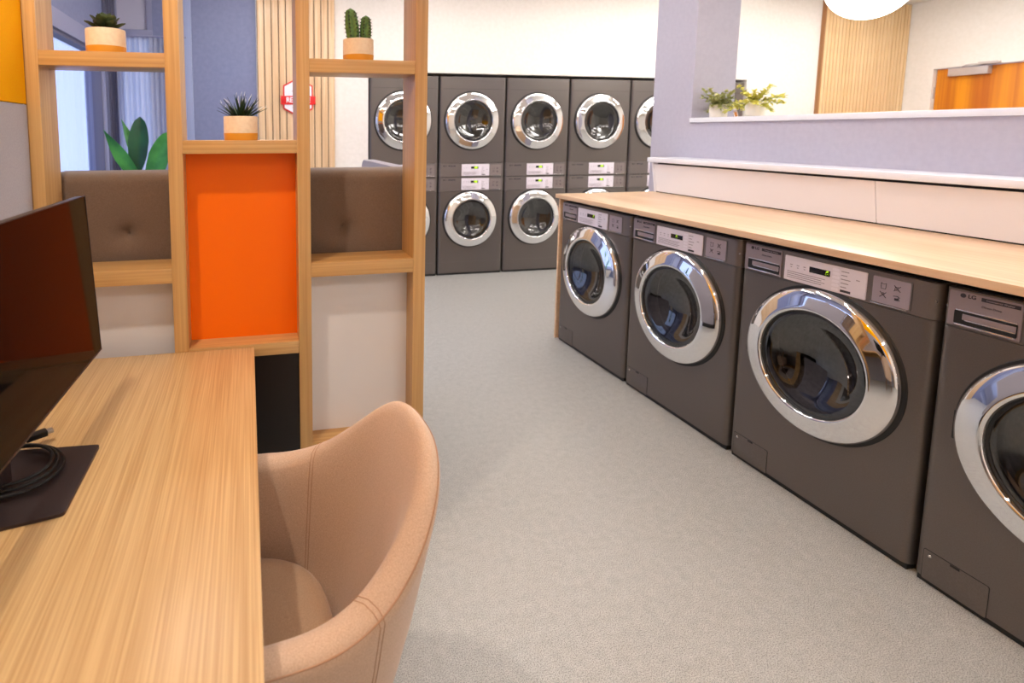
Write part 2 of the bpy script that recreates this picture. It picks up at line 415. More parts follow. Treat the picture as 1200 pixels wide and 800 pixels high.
# ------------------------------------------------------------------ half wall, pillar, cap
slab('wall_half', (.90, -.76, 0), (1.06, 2.012, 1.495), M_lav)
struct(MB().box((.90, 2.012, 0), (1.236, 2.384, CEIL)).obj('wall_pillar', M_lav, smooth=0))
slab('trim_7', (.884, -.77, 1.4955), (1.10, 2.0115, 1.527), M_gloss_white, .003)

# ------------------------------------------------------------------ counter over the washers, riser box
ct = tag(MB().box((-.020, -.76, .984), (.8995, 2.145, 1.012), .0025).obj('countertop', M_maple), 'long pale wood countertop lying over the row of front-loading washers', 'countertop')
pe = tag(MB().box((.0, 2.114, 0), (.88, 2.130, .9835), .002).obj('counter_end_panel', M_maple), 'narrow pale wood end panel under the far end of the counter', 'end panel')
pe = tag(MB().box((.0, -.755, 0), (.88, -.731, .9835), .002).obj('counter_end_panel', M_maple), 'pale wood end panel under the near end of the counter, outside the frame', 'end panel')
rz = thing('ledge_box', 'low white box ledge standing on the back of the wooden counter', 'ledge', (.70, 0, 1.012))
t = MB(); t.box((.035, -.755, 0), (.1995, 2.105, .205)); t.obj('carcass', M_black, rz, smooth=0)
t = MB(); t.prism([(0.034, .0), (.0, .205), (.2, .205), (.2, 0)], .018, Matrix.Translation((0, 2.105, 0))); t.obj('end_cheek', M_gloss_white, rz)
def tilt_panel(y0, y1):
    b = bmesh.new()
    P = [(.034, .006), (.004, .198), (.020, .198), (.050, .006)]
    A = [b.verts.new((x, y0, z)) for x, z in P]; B = [b.verts.new((x, y1, z)) for x, z in P]
    b.faces.new(A); b.faces.new(B)
    for k in range(4): b.faces.new((A[k], A[(k+1) % 4], B[(k+1) % 4], B[k]))
    bmesh.ops.recalc_face_normals(b, faces=b.faces)
    m = MB(); m._join(b); return m.obj('front_panel', M_gloss_white, rz)
tilt_panel(.714, 2.104); tilt_panel(-.755, .711)
MB().box((-.032, -.765, .212), (.1995, 2.13, .244), .006).obj('ledge_top', M_gloss_white, rz)

# ================================================================== WASHERS AND DRYERS
W, D = .686, .74
def ring_matrix(cx, cz, y): # lathe z axis points towards the viewer (-y)
    return Matrix.Translation((cx, y, cz)) @ Matrix.Rotation(PI/2, 4, 'X')
def glyphs(mb, x, z, s, kind):
    y = -.0012
    def bar(x0, z0, x1, z1, w=.0012):
        dv = Vector((x1-x0, 0, z1-z0)); L = dv.length; a = math.atan2(z1-z0, x1-x0)
        mb.box((-L/2, 0, -w/2), (L/2, .0008, w/2), mtx=Matrix.Translation(((x0+x1)/2, y, (z0+z1)/2)) @ Matrix.Rotation(-a, 4, 'Y'))
    if kind == 0:
        bar(x-s*.7, z-s, x-s*.8, z+s); bar(x+s*.7, z-s, x+s*.8, z+s); bar(x-s*.7, z-s, x+s*.7, z-s); bar(x-s*.8, z+s, x-s*.3, z+s*.7); bar(x+s*.8, z+s, x+s*.3, z+s*.7); bar(x-s*.3, z+s*.7, x+s*.3, z+s*.7)
    elif kind == 1:
        bar(x-s, z-s, x+s, z+s, .0018); bar(x-s, z+s, x+s, z-s, .0018); bar(x-s*.8, z-s*.6, x+s*.6, z-s*.6); bar(x-s*.6, z+s*.6, x+s*.5, z+s*.6); bar(x-s*.8, z-s*.6, x-s*.6, z+s*.6)
    elif kind == 2:
        bar(x-s, z-s, x+s, z+s, .0018); bar(x-s, z+s, x+s, z-s, .0018); bar(x-s*.5, z, x, z+s*.8); bar(x, z+s*.8, x+s*.5, z)
    else:
        mb.box((x-s*.6, y, z-s*.8), (x+s*.5, y+.0008, z+.0)); bar(x-s, z+s*.6, x+s*.2, z+s*.8, .002); bar(x+s*.2, z+s*.8, x+s, z+s*.3, .002); bar(x+s*.4, z+s*.3, x+s*.9, z-s*.8, .002)
def make_machine(name, label, cat, dryer=None, group=None, lx=None):
    """front loader with its face on y=0 looking towards -y, left foot corner at x=0; dryer: None, 'lower' or 'upper'"""
    T = thing(name, label, cat, group=group)
    z0, z1 = 0.012, .978
    zb, zt = .846, .963                                      # control strip
    cx, cz, R = (.352, .567, .2775)
    px0, px1 = .197, .492; sx0, sx1 = .511, .620
    if dryer: px0, px1 = .237, .529; sx0, sx1 = .540, .655; cx = .334; zb, zt = .850, .984; z1 = .984
    if dryer == 'upper': z0 = .988; z1 = 1.966; zb, zt = .990, 1.124; cz = 1.541
    vert = lambda e: abs(e.verts[0].co.x-e.verts[1].co.x) < 1e-6 and abs(e.verts[0].co.y-e.verts[1].co.y) < 1e-6
    g = .0022
    front_edges = lambda e: (all(v.co.y < .01 for v in e.verts))
    segs = [(z0+.004, zb-g), (zb-g, zt)] if dryer != 'upper' else [(zb, zt), (zt+g, z1)]
    if dryer == 'upper': body_seg = (zt+g, z1); fascia_seg = (zb, zt)
    else: body_seg = (z0+.010, zb-g); fascia_seg = (zb, zt)
    b = MB(); b.box((.004, 0, body_seg[0]), (W+.004, D, body_seg[1]), .030, 5, edges=lambda e: vert(e))
    body = b.obj('cabinet', M_charcoal, T)
    cut = MB().lathe([(0, -.05), (.236, -.05), (.236, .45), (0, .45)], ring_matrix(cx, cz, .40), 64).obj('tmp_cut', None, None, smooth=0)
    bool_cut(body, cut)
    t = MB(); t.box((.018, .020, fascia_seg[0]-.004), (W-.010, D-.02, min(fascia_seg[1]+.004, 1.97))); t.obj('seam_backing', M_black, T, smooth=0)
    fa = MB(); fa.box((.004, 0, fascia_seg[0]), (W+.004, D, fascia_seg[1]), .030, 5, edges=lambda e: vert(e)).obj('control_fascia', M_fascia, T)
    fa = T
    zc = (zb+zt)/2
    # drawer with its pull recess
    if not dryer:
        dr = MB(); dr.prism(rrect(.020, zb+.006, .182, zt-.006, .004), .012, Matrix.Translation((0, -.0035, 0)))
        dr = dr.obj('detergent_drawer', M_drawerface, T)
        MB().prism(rrect(.036, .8585, .176, .9005, .005), .002, Matrix.Translation((0, -.0048, 0))).obj('pull_recess', M_rubber, dr)
        t = MB(); t.box((.056, -.0065, .874), (.174, -.0045, .892), .001); t.obj('pull_lip', M_drawerface, dr)
        t = MB(); t.box((.040, -.009, .8555), (.174, -.003, .8605), .0015); t.box((.040, -.007, .8995), (.176, -.003, .9028), .001); t.box((.062, -.0072, .8722), (.174, -.0045, .8752), .0006)
        t.obj('chrome_trim', mat('drawer_chrome', (.85,.82,.85), .18, metal=.9) if 'drawer_chrome' not in MATS else MATS['drawer_chrome'], dr)
        lgx, lgz, fy = .052, .9465, -.0036
    else: lgx, lgz, fy = (.052, zt-.024 if dryer != 'upper' else zt-.026, -.0002)
    # maker's roundel and letters, dark bar with lettering
    e = MB(); e.lathe([(0, 0), (.0066, 0), (.0066, .0008), (0, .0008)], ring_matrix(lgx, lgz, fy), 24); e.obj('logo_roundel', M_darkprint, T, smooth=0)
    text_mesh('logo_lettering', 'LG', .0155, M_darkprint, T, (lgx+.0205, fy-.0004, lgz), bold=.0004)
    t = MB().box((.100 if dryer else .094, fy-.001, lgz-.0055), (.172 if dryer else .178, fy+.0002, lgz+.0055), .0005).obj('title_bar', M_darkprint, T)
    text_mesh('title_lettering', 'Commercial Washer' if not dryer else 'Commercial Dryer', .0072, M_print, t, (.136, fy-.0014, lgz))
    if not dryer: text_mesh('drive_lettering', 'Direct Drive', .0085, M_darkprint, T, (.118, fy-.0004, .925))
    # white control plate
    pz0, pz1 = (zb+.006, zt-.015) if not dryer else (zb+.010, zt-.008)
    pl = MB(); pl.prism(rrect(px0, pz0, px1, pz1, .003), .006, Matrix.Translation((0, -.004, 0)), bev=.0008); pl = pl.obj('control_plate', M_plate, T)
    dx0 = px0+.098; dz1 = pz1-.024
    MB().box((dx0, -.0052, dz1-.022), (dx0+.076, -.0038, dz1), .0005).obj('display', M_display, pl)
    off = {'left': .018, 'mid': .038, 'right': .066}.get(lx, .052)
    if dryer: t = text_mesh('display_digits', '48', .024, M_digit, pl, (dx0+.050, -.0055, dz1-.011), bold=.0022, sx=1.35)
    else: t = text_mesh('display_digits', '6', .022, M_digit, pl, (dx0+off, -.0055, dz1-.011), bold=.0014, sx=1.0)
    t = MB()
    for k in range(3): t.box((px0+.022+k*.026, -.0043, pz1-.034), (px0+.032+k*.026, -.0038, pz1-.031)); t.box((px0+.024+k*.026, -.0043, pz1-.043), (px0+.030+k*.026, -.0038, pz1-.040))
    for k in range(4): t.box((px0+.012, -.0043, pz0+.012+k*.0075), (px0+.145+(k % 2)*.012, -.0038, pz0+.0145+k*.0075))
    for k in range(5): t.box((px0+.212, -.0043, pz0+.024+k*.014), (px0+.232+(k*7 % 3)*.006, -.0038, pz0+.027+k*.014))
    t.box((px0+.262, -.0043, pz0+.06), (px0+.274, -.0038, pz0+.063))
    t.obj('plate_print', M_print, pl, smooth=0)
    for k in range(6): MB().prism(rrect(px0+.182, pz0+.006+k*.0145, px0+.206, pz0+.0155+k*.0145, .003, 3), .0015, Matrix.Translation((0, -.0052, 0))).obj('key', M_key, pl, smooth=0)
    MB().box((px0+.212, -.0045, pz0+.007), (px0+.247, -.0038, pz0+.0155)).obj('start_label', M_darkprint, pl, smooth=0)
    # care symbol sticker in its raised frame
    sz0, sz1 = (.858, .946) if not dryer else (zb+.014, zt-.016)
    fr = MB(); fr.prism(rrect(sx0-.004, sz0-.004, sx1+.004, sz1+.003, .006), .003, Matrix.Translation((0, -.0022, 0)))
    fr = fr.obj('sticker_frame', M_fascia, T)
    MB().prism(rrect(sx0, sz0, sx1, sz1, .004), .001, Matrix.Translation((0, -.0028, 0))).obj('care_sticker', M_sticker_dim if dryer else M_sticker, fr)
    MB().box((sx0-.002, -.006, sz0-.0055), (sx1-.004, -.001, sz0-.002), .0012).obj('sticker_lip', M_chrome_dull, fr)
    t = MB(); mx, mz = (sx0+sx1)/2, (sz0+sz1)/2
    for k, (ax, az) in enumerate(((-.022, .016), (.018, .016), (-.022, -.014), (.018, -.016))):
        t = MB(); glyphs(t, mx+ax, mz+az, .0095, k)
        for v in t.bm.verts: v.co.y -= .0022
        t.obj('care_symbol', M_darkprint, fr, smooth=0)
    for sx in (.0125, W-.005): MB().lathe([(0, .003), (.003, .0025), (.0045, 0), (.0045, -.002)], ring_matrix(sx, zc, .0085), 16).obj('screw', M_chrome, T)
    # door
    dk = MB(); dk.lathe([(.232, .003), (R+.010, .003), (R+.0125, .0005), (R+.0125, -.004), (.232, -.004)], ring_matrix(cx, cz, 0), 72)
    dk.obj('door_gasket', M_rubber, T)
    pr = [(.236, -.002), (R, -.001), (R+.0015, .008), (R+.0010, .018), (R-.003, .0265), (R-.010, .0310), (R-.028, .0370), (R-.046, .0425), (R-.060, .0470),
          (R-.067, .0490), (R-.072, .0496), (R-.0765, .0485), (R-.0795, .0460), (R-.0810, .042), (R-.0815, .036), (R-.083, .020), (.190, .004)]
    rg = MB(); rg.lathe(pr, ring_matrix(cx, cz, 0), 96); rg = rg.obj('door', M_chrome, T, smooth=60)
    t = MB(); t.lathe([(R-.0820, .036), (R-.085, .0345), (R-.087, .032), (R-.088, .029)], ring_matrix(cx, cz, 0), 72)
    t.obj('inner_ring', M_rubber, rg, smooth=60)
    gl = [(R-.0825, .030), (R-.090, .0315), (R-.100, .031), (R-.118, .026), (.140, .014), (.118, .002), (.09, -.010), (.06, -.018), (.03, -.022), (0, -.023)]
    t = MB(); t.lathe(gl, ring_matrix(cx, cz, 0), 72); t.obj('door_glass', M_doorglass, rg, smooth=80)
    # hinge side notch and drum
    if not dryer: MB().box((cx-R-.004, -.020, cz-.055), (cx-R+.010, -.002, cz+.035), .004).obj('hinge_cover', M_rubber, rg)
    dm = [(.234, -.003), (.228, -.05), (.215, -.07), (.228, -.085), (.228, -.34), (.21, -.38), (.16, -.385), (.15, -.375), (.06, -.372), (.05, -.36), (0, -.36)]
    t = MB(); t.lathe(dm, ring_matrix(cx, cz, 0), 48); t.obj('drum', M_steel, T, smooth=40)
    if not dryer:
        fc = MB(); fc.prism(rrect(.027, .016, .187, .117, .006), .003, Matrix.Translation((0, -.0008, 0))); fc.obj('filter_backing', M_rubber, T)
        fc = MB(); fc.prism(rrect(.0285, .0175, .1855, .1155, .005), .006, Matrix.Translation((0, -.0018, 0)), bev=.0008); fc = fc.obj('filter_cover', M_charcoal, T)
        t = MB(); t.lathe([(0, .002), (.003, .0018), (.0045, 0)], ring_matrix(.044, .099, -.0018), 16); t.obj('cover_screw', M_chrome, fc)
        t = MB(); t.box((.095, -.0026, .108), (.118, -.0015, .1148), .0004); t.obj('cover_latch', M_rubber, fc)
    elif dryer == 'lower':
        MB().box((.034, -.0006, .133), (W-.026, .004, .1345)).obj('kick_seam', M_fascia, T)
    else:
        MB().box((.034, -.0006, 1.849), (W-.026, .004, 1.8505)).obj('top_seam', M_rubber, T)
    if dryer != 'upper':
        t = MB()
        t.box((.012, .010, 0.0), (W-.004, .04, z0+.012))
        t.obj('toe_recess', M_rubber, T, smooth=0)
        for fx in (.06, W-.05):
            for fy2 in (.08, D-.08): MB().lathe([(0, 0), (.02, 0), (.02, .008), (.008, .01), (.008, .022), (0, .022)], Matrix.Translation((fx, fy2, 0)), 16).obj('foot', M_rubber, T)
    return T

P = .70
wl_labels = [('charcoal front-loading washer at the far end of the counter, beside the wood end panel', 'right', 3),
             ('charcoal front-loading washer second from the far end, green digit mid-display', 'mid', 2),
             ('charcoal front-loading washer second nearest, its whole round chrome door facing the chair', 'right', 1),
             ('nearest charcoal front-loading washer, cut off by the right edge of the picture', 'right', 0)]
for lab, lx, k in wl_labels:
    o = make_machine('washing_machine', lab, 'washing machine', group='front-loading washers under the counter', lx=lx)
    o.location = (0, (k+0)*P-.004, 0); o.rotation_euler = (0, 0, -PI/2)
lo = make_machine('tumble_dryer', '', 'dryer', 'lower', 'stacked dryers along the back wall')
up = make_machine('tumble_dryer', '', 'dryer', 'upper', 'stacked dryers along the back wall')
where = ['leftmost in the row, partly behind the oak post', 'just right of the oak divider, second from left',
         'third from the left', 'fourth from the left', 'fifth from left, half hidden by the lilac pillar',
         'at the right end, glimpsed between the potted sprigs']
for k in range(6):
    for nm, src in (('lower', lo), ('upper', up)):
        o = src if k == 0 else copy_tree(src)
        o.location = (-.948+k*P, 3.866, 0)
        o['label'] = '%s charcoal dryer, stack %s' % (nm, where[k])

# for washers the row runs from y=-0.7; machine k covers y k*P-.69 .. k*P
for o in list(col.objects):
    if o.name.startswith('washing_machine') and o.parent is None: o.location.y += 0.004
for o in list(col.objects):
    if o.name.startswith('washing_machine') and o.parent is None: o.location.x = 0.004

# ================================================================== OAK DIVIDER
dv = thing('shelf_divider', 'open oak shelving divider with orange centre panel between the desk and the booth', 'shelving unit', (0, .46, 0))
PX = [(-2.699, -2.657), (-2.317, -2.274), (-1.931, -1.890), (-1.549, -1.508)]
DD = .142
for a, b in PX: MB().box((a, 0, 0), (b, DD, CEIL-.003), .0012).obj('post', M_oak[2], dv)
def shelf(i, ztop, th=.042, name='shelf', d0=.0012, d1=DD-.001):
    return MB().box((PX[i][1]+.0002, d0, ztop-th), (PX[i+1][0]-.0002, d1, ztop), .001).obj(name, M_oak[0], dv)
shelf(0, 1.661); shelf(0, 1.015, .046); shelf(2, 1.657); shelf(2, 1.012, .046); shelf(1, 1.405, .040)
shelf(1, .757, .040); shelf(2, .404, .042); shelf(0, .404, .042)
for i in (0, 2): MB().box((PX[i][1], .075, .404), (PX[i+1][0], .095, .967)).obj('side_panel', M_panel, dv)
MB().box((PX[1][1], .078, .757), (PX[2][0], .096, 1.365)).obj('centre_panel', M_orange, dv)
MB().box((PX[1][1], .012, .06), (PX[2][0], .030, .7165)).obj('lower_panel', M_blackpanel, dv)
for i in (0, 1, 2): shelf(i, .06, .058, 'plinth')

# ------------------------------------------------------------------ pots and plants on the divider
def pot(name, label, x, z, R, H, y=.535, band=.30):
    T = thing(name, label, 'potted plant', (x, y, z))
    MB().lathe([(0, 0), (R*.95, 0), (R*.975, .003), (R, H*band), (R, H-.003), (R*.985, H), (R*.90, H), (R*.89, H*.8), (0, H*.8)], None, 40).obj('pot', M_pot, T)
    MB().lathe([(R*.955, -.0), (R*.985, .003), (R*1.008, H*band), (R*.96, H*band)], None, 40).obj('ochre_base', M_ochre, T)
    MB().lathe([(0, H*.86), (R*.885, H*.84)], None, 24).obj('soil', M_soil, T)
    return T
def blade(mb, base, direction, length, width, thick, curve=.3, up=Vector((0,0,1)), n=7, profile=None, fold=.25):
    """a pointed leaf with real thickness that bows downward along its length"""
    d = Vector(direction).normalized(); side = d.cross(up)
    if side.length < 1e-3: side = Vector((1,0,0))
    side.normalize(); nrm = side.cross(d).normalized()
    rows = []
    for i in range(n+1):
        t = i/n; wd = width*(profile(t) if profile else math.sin(PI*min(1, .12+.88*t)))
        c = Vector(base) + d*length*t - nrm*length*curve*(t*t) * 1.0
        th = thick*(1-.7*t)
        ring = []
        for k in range(8):
            a = 2*PI*k/8; ring.append(c + side*math.cos(a)*wd + nrm*(math.sin(a)*th + fold*abs(math.cos(a))*wd))
        rows.append(ring)
    mb.grid(rows, close_u=True)
T = pot('potted_succulent', 'dark rosette succulent in a cream pot with ochre base on the upper left shelf', -2.492, 1.661, .056, .072)
m = MB()
for ring, (n, el, L, wd) in enumerate(((7, 8, .060, .019), (6, 30, .054, .019), (5, 52, .046, .016), (3, 74, .038, .012))):
    for k in range(n):
        a = 2*PI*k/n + ring*.4; e = math.radians(el)
        blade(m, (0, 0, .072+ring*.003), (math.cos(a)*math.cos(e), math.sin(a)*math.cos(e), math.sin(e)), L, wd, .005, curve=-.22, profile=lambda t: (.40+.95*t)*(1-t**4)**.8+.02)
m.obj('rosette', M_succ, T)
T = pot('potted_spiky_plant', 'spiky thin-leaved plant in a cream pot on top of the orange centre bay', -2.102, 1.405, .053, .075)
m = MB(); tips = MB()
for k in range(84):
    a = random.uniform(0, 2*PI); e = math.radians(random.uniform(28, 88)); L = random.uniform(.055, .088)
    dr = Vector((math.cos(a)*math.cos(e), math.sin(a)*math.cos(e), math.sin(e)))
    base = Vector((dr.x*.012, dr.y*.012, .062))
    blade(m, base, dr, L, .0052, .0018, curve=.06, n=4, profile=lambda t: (1-t)**.7+.04)
    if k % 3 == 0:
        p = base + dr*L*.93
        tips.tube([p, p+dr*.010+Vector((random.uniform(-.006, .006), 0, .003))], [.0009, .0004], 4)
m.obj('leaves', M_aloe, T); tips.obj('leaf_tips', M_tip, T)
T = pot('potted_cactus', 'twin-column cactus in a cream pot with ochre base on the upper right shelf', -1.721, 1.657, .050, .072)
for cx, cy, r0, h, tx, nm in ((-.015, 0, .0185, .114, -.10, 'cactus_column'), (.024, .004, .0155, .094, .02, 'cactus_column')):
    rows = []; n = 40
    for i in range(15):
        t = i/14; z = .058 + h*t; r = r0*(.80+.25*math.sin(PI*min(1, t*1.1)))*(math.sqrt(max(0, 1-max(0, (t-.86)/.14)**2)) if t > .86 else 1)
        rows.append([(cx+tx*h*t+r*(1+.16*math.cos(6*2*PI*k/n))*math.cos(2*PI*k/n), cy+r*(1+.16*math.cos(6*2*PI*k/n))*math.sin(2*PI*k/n), z) for k in range(n)])
    m = MB().grid(rows, close_u=True); o = m.obj(nm, M_cactus, T)
    s = MB()
    for i in range(1, 9):
        t = i/9; z = .058+h*t*.97; r = r0*(.80+.25*math.sin(PI*min(1, t*1.1)))*1.14*(.8 if t > .93 else 1)
        for k in range(6):
            a = 2*PI*k/6; c = Vector((cx+tx*h*t+r*math.cos(a), cy+r*math.sin(a), z))
            s.lathe([(0, -.003), (.0032, 0), (0, .003)], Matrix.Translation(c), 6)
            for q in range(2): s.tube([c, c+Vector((math.cos(a)*.006, math.sin(a)*.006, (q-.5)*.006))], [.0006, .0002], 4)
    s.obj('spines', M_spine, o)

# ================================================================== DESK
dk = thing('desk', 'built-in oak desk with the monitor on it, running along the left wall', 'desk', (-2.69, 0, 0))
MB().box((.0, -2.3, .720), (.615, .4585, .750), .0018).obj('desk_top', M_oak[1], dk)
MB().box((.02, -2.28, .0), (.60, -2.25, .720), .001).obj('side_panel', M_oak[2], dk)
MB().box((.0, -2.2, .62), (.02, .45, .719), .001).obj('wall_rail', M_oak[1], dk)
MB().box((.02, .428, .0), (.32, .455, .7195), .001).obj('side_panel', M_oak[2], dk)

# ------------------------------------------------------------------ monitor
mo = thing('monitor', 'black flat-screen monitor facing right on the desk', 'monitor', (-2.515, -.185, .7505), math.radians(0))
R3 = Matrix.Rotation(math.radians(-3.1), 4, 'Z')       # x axis of the panel looks towards +x
Tm = Matrix.Translation((.047, 0, .346)) @ R3 @ Matrix.Rotation(math.radians(-3.0), 4, 'Y')
MB().box((-.022, -.305, -.190), (-.001, .305, .185), .003, mtx=Tm).obj('housing', M_bezel, mo)
MB().box((-.0008, -.3035, -.186), (.0012, .3035, .1835), mtx=Tm).obj('screen', M_screen, mo)
t = MB(); t.box((-.0008, -.3052, .1836), (.002, .3052, .1856), mtx=Tm); t.box((-.0008, -.3052, -.1905), (.002, .3052, -.1862), mtx=Tm); t.box((-.0008, .3036, -.1862), (.002, .3052, .1836), mtx=Tm); t.box((-.0008, -.3052, -.1862), (.002, -.3036, .1836), mtx=Tm); t.obj('bezel', M_stand, mo)
t = MB(); t.box((-.045, -.035, .006), (-.028, .035, .30), .004); t.box((-.046, -.05, .26), (.030, .05, .36), .004); t.obj('stand_neck', M_stand, mo)
def plate(poly, z0, z1, r, nm, m, par):
    """flat plate with rounded corners from an xy outline"""
    pts = []
    n = len(poly)
    for i in range(n):
        p0, p, p1 = Vector(poly[i-1]), Vector(poly[i]), Vector(poly[(i+1) % n])
        a = p+(p0-p).normalized()*r; b = p+(p1-p).normalized()*r
        for k in range(6):
            t = k/5; pts.append((a*(1-t)**2 + p*2*t*(1-t) + b*t*t))
    b = bmesh.new(); f = b.faces.new([b.verts.new((q.x, q.y, z0)) for q in pts])
    rr = bmesh.ops.extrude_face_region(b, geom=[f]); bmesh.ops.translate(b, verts=[v for v in rr['geom'] if isinstance(v, bmesh.types.BMVert)], vec=(0, 0, z1-z0))
    bmesh.ops.recalc_face_normals(b, faces=b.faces)
    q = MB(); q._join(b); return q.obj(nm, m, par)
plate([(-.10, .150), (.105, .137), (.099, -.083), (-.10, -.125)], 0, .006, .008, 'stand_base', M_stand, mo)
# coiled cable with plug
cb = thing('video_cable', 'coiled black video cable with a metal plug lying on the monitor base', 'cable', (-2.54, -.10, .757))
t = MB(); pts = []
NP = 170
for i in range(NP+1):
    u = i/NP; a = 2*PI*2.95*u + 1.9
    f = 1.0 - .27*u + .03*math.sin(u*17)
    pts.append((-.008+.098*f*math.cos(a)-.010*u, -.030+.090*f*math.sin(a)+.012*u, .0045+.0115*u+.0025*math.sin(a*1.0)**2))
t.tube(pts, .0034, 8)
lp = [pts[0], (-.060, .058, .008), (-.050, .074, .012), (-.035, .086, .014), (-.022, .084, .016)]
t.tube(lp, .0034, 8)
t.obj('cord', M_cable, cb)
mp = Matrix.Translation((.000, .086, .018)) @ Matrix.Rotation(math.radians(34), 4, 'Z')
q = MB().box((-.028, -.010, -.006), (.014, .010, .006), .002, mtx=mp).obj('plug', M_cable, cb)
MB().box((.014, -.0068, -.0035), (.026, .0068, .0035), .0005, mtx=mp).obj('plug_tip', M_plugmetal, q)

# ================================================================== TUB CHAIR
ch = thing('armchair', 'beige upholstered tub chair pushed in at the oak desk', 'chair', (0, 0, 0))
XC, YC, A, B, ZA, ZB, PH, NN, ROT = -2.212, -.265, .474, .291, .647, .846, 2.465, 2.77, .045
def rim(t, off=0., dz=0., sc=1.):
    c, s = math.cos(t), math.sin(t); e = 2/NN
    x = (A*sc-off)*math.copysign(abs(c)**e, c); y = (B*sc-off)*math.copysign(abs(s)**e, s)
    h = (1+math.cos(t*PH))/2 if abs(t*PH) < PI else 0
    return Vector((XC+x*math.cos(ROT)-y*math.sin(ROT), YC+x*math.sin(ROT)+y*math.cos(ROT), ZA+(ZB-ZA)*h+dz))
def hfac(t): return (1+math.cos(t*PH))/2 if abs(t*PH) < PI else 0
def shell_section(t):
    """closed cross section through the padded shell at angle t, from outer foot over the rim to the inner foot"""
    h = hfac(t); th = .062*(1-h)+.040*h
    R0 = rim(t)                                        # outer upper edge
    def P(off, z, pull=0.):
        q = rim(t, off+pull); q.z = z; return q
    zr = R0.z
    # how far the shell leans in towards the foot
    lean = .055 + .075*h
    O = []
    zs = [.30, .34, .42, .50, .58]
    for z in zs:
        k = (z-.30)/(zr-.30); O.append(P(lean*(1-k)**1.25*1.0, z))
    k = (zr-.03-.30)/(zr-.30); O.append(P(lean*(1-k)**1.25, zr-.03))
    O.append(P(0.0, zr-.010)); O.append(P(.003, zr-.001))
    O.append(P(.012, zr+.008)); O.append(P(th*.5, zr+.013)); O.append(P(th-.010, zr+.007)); O.append(P(th, zr-.008))
    zin = [zr-.05, zr-(zr-.46)*.45, zr-(zr-.46)*.75, .46, .40]
    for z in zin:
        k = max(0, (zr-z)/(zr-.40)); O.append(P(th+(.018+.105*h)*k**.85, z))
    O.append(P(th+(.018+.105*h)+.02, .36)); O.append(P(th*.5+lean, .31))
    return O
T0 = 1.72
ts = [-T0+2*T0*i/96 for i in range(97)]
rows = [shell_section(t) for t in ts]
# rounded arm ends
def cap_rows(row, sgn):
    c = sum(row, Vector())/len(row); out = []
    d = (rows[0][0]-rows[1][0]).normalized() if sgn < 0 else (rows[-1][0]-rows[-2][0]).normalized()
    for k in range(1, 5):
        a = k/4*PI/2; out.append([c+(p-c)*math.cos(a)*1.0 + d*.03*math.sin(a) if k < 4 else c+(p-c)*.02+d*.03 for p in row])
    return out
full = list(reversed(cap_rows(rows[0], -1))) + rows + cap_rows(rows[-1], 1)
b = bmesh.new(); V = [[b.verts.new(p) for p in r] for r in full]
for A_, B_ in zip(V, V[1:]):
    n = len(A_)
    for k in range(n): b.faces.new((A_[k], A_[(k+1) % n], B_[(k+1) % n], B_[k]))
b.faces.new(V[0]); b.faces.new(V[-1])
bmesh.ops.recalc_face_normals(b, faces=b.faces)
m = MB(); m._join(b); sh = m.obj('shell', M_fab, ch, smooth=75)
# seams: around the outer rim edge, and where back meets arms
m = MB(); m.tube([Vector(shell_section(t)[7])+Vector((0, 0, .0005)) for t in ts], .0014, 6)
for tt in (-.98, .98):
    for dt in (-.012, .012):
        sec = shell_section(tt+dt)
        m.tube([p for p in sec[2:17]], .0008, 6)
m.obj('seams', M_seam, sh)
def sup(xc, yc, a, b_, n, z, N=64):
    out = []
    for k in range(N):
        t = 2*PI*k/N; c, s = math.cos(t), math.sin(t); e = 2/n
        x = a*math.copysign(abs(c)**e, c); y = b_*math.copysign(abs(s)**e, s)
        out.append((xc+x*math.cos(ROT)-y*math.sin(ROT), yc+x*math.sin(ROT)+y*math.cos(ROT), z))
    return out
rws = []
for dz, ins in ((.365, .012), (.375, .003), (.40, 0), (.435, 0), (.452, .006), (.462, .018), (.468, .04), (.472, .08), (.474, .13), (.475, .18), (.475, .2)):
    rws.append(sup(-2.190, -.272, .262-ins, .212-ins if ins < .2 else .004, 2.9, dz))
b = bmesh.new(); V = [[b.verts.new(p) for p in r] for r in rws]
for A_, B_ in zip(V, V[1:]):
    for k in range(64): b.faces.new((A_[k], A_[(k+1) % 64], B_[(k+1) % 64], B_[k]))
b.faces.new(V[0]); b.faces.new(V[-1]); bmesh.ops.recalc_face_normals(b, faces=b.faces)
m = MB(); m._join(b); m.obj('seat_cushion', M_fabseat, ch, smooth=75)
rws = [sup(-2.20, -.27, .35, .22, 3, .30), sup(-2.20, -.27, .34, .215, 3, .365)]
m = MB(); m.grid(rws, close_u=True); b = m.bm; b.verts.ensure_lookup_table()
b.faces.new(b.verts[:64]); b.faces.new(b.verts[64:128]); m.obj('seat_base', M_fab, ch)
for sx in (-1, 1):
    for sy in (-1, 1):
        MB().tube([(-2.19+sx*.17, -.27+sy*.14, .31), (-2.19+sx*.235, -.27+sy*.205, .0)], [.017, .011], 14).obj('leg', M_legwood, ch)

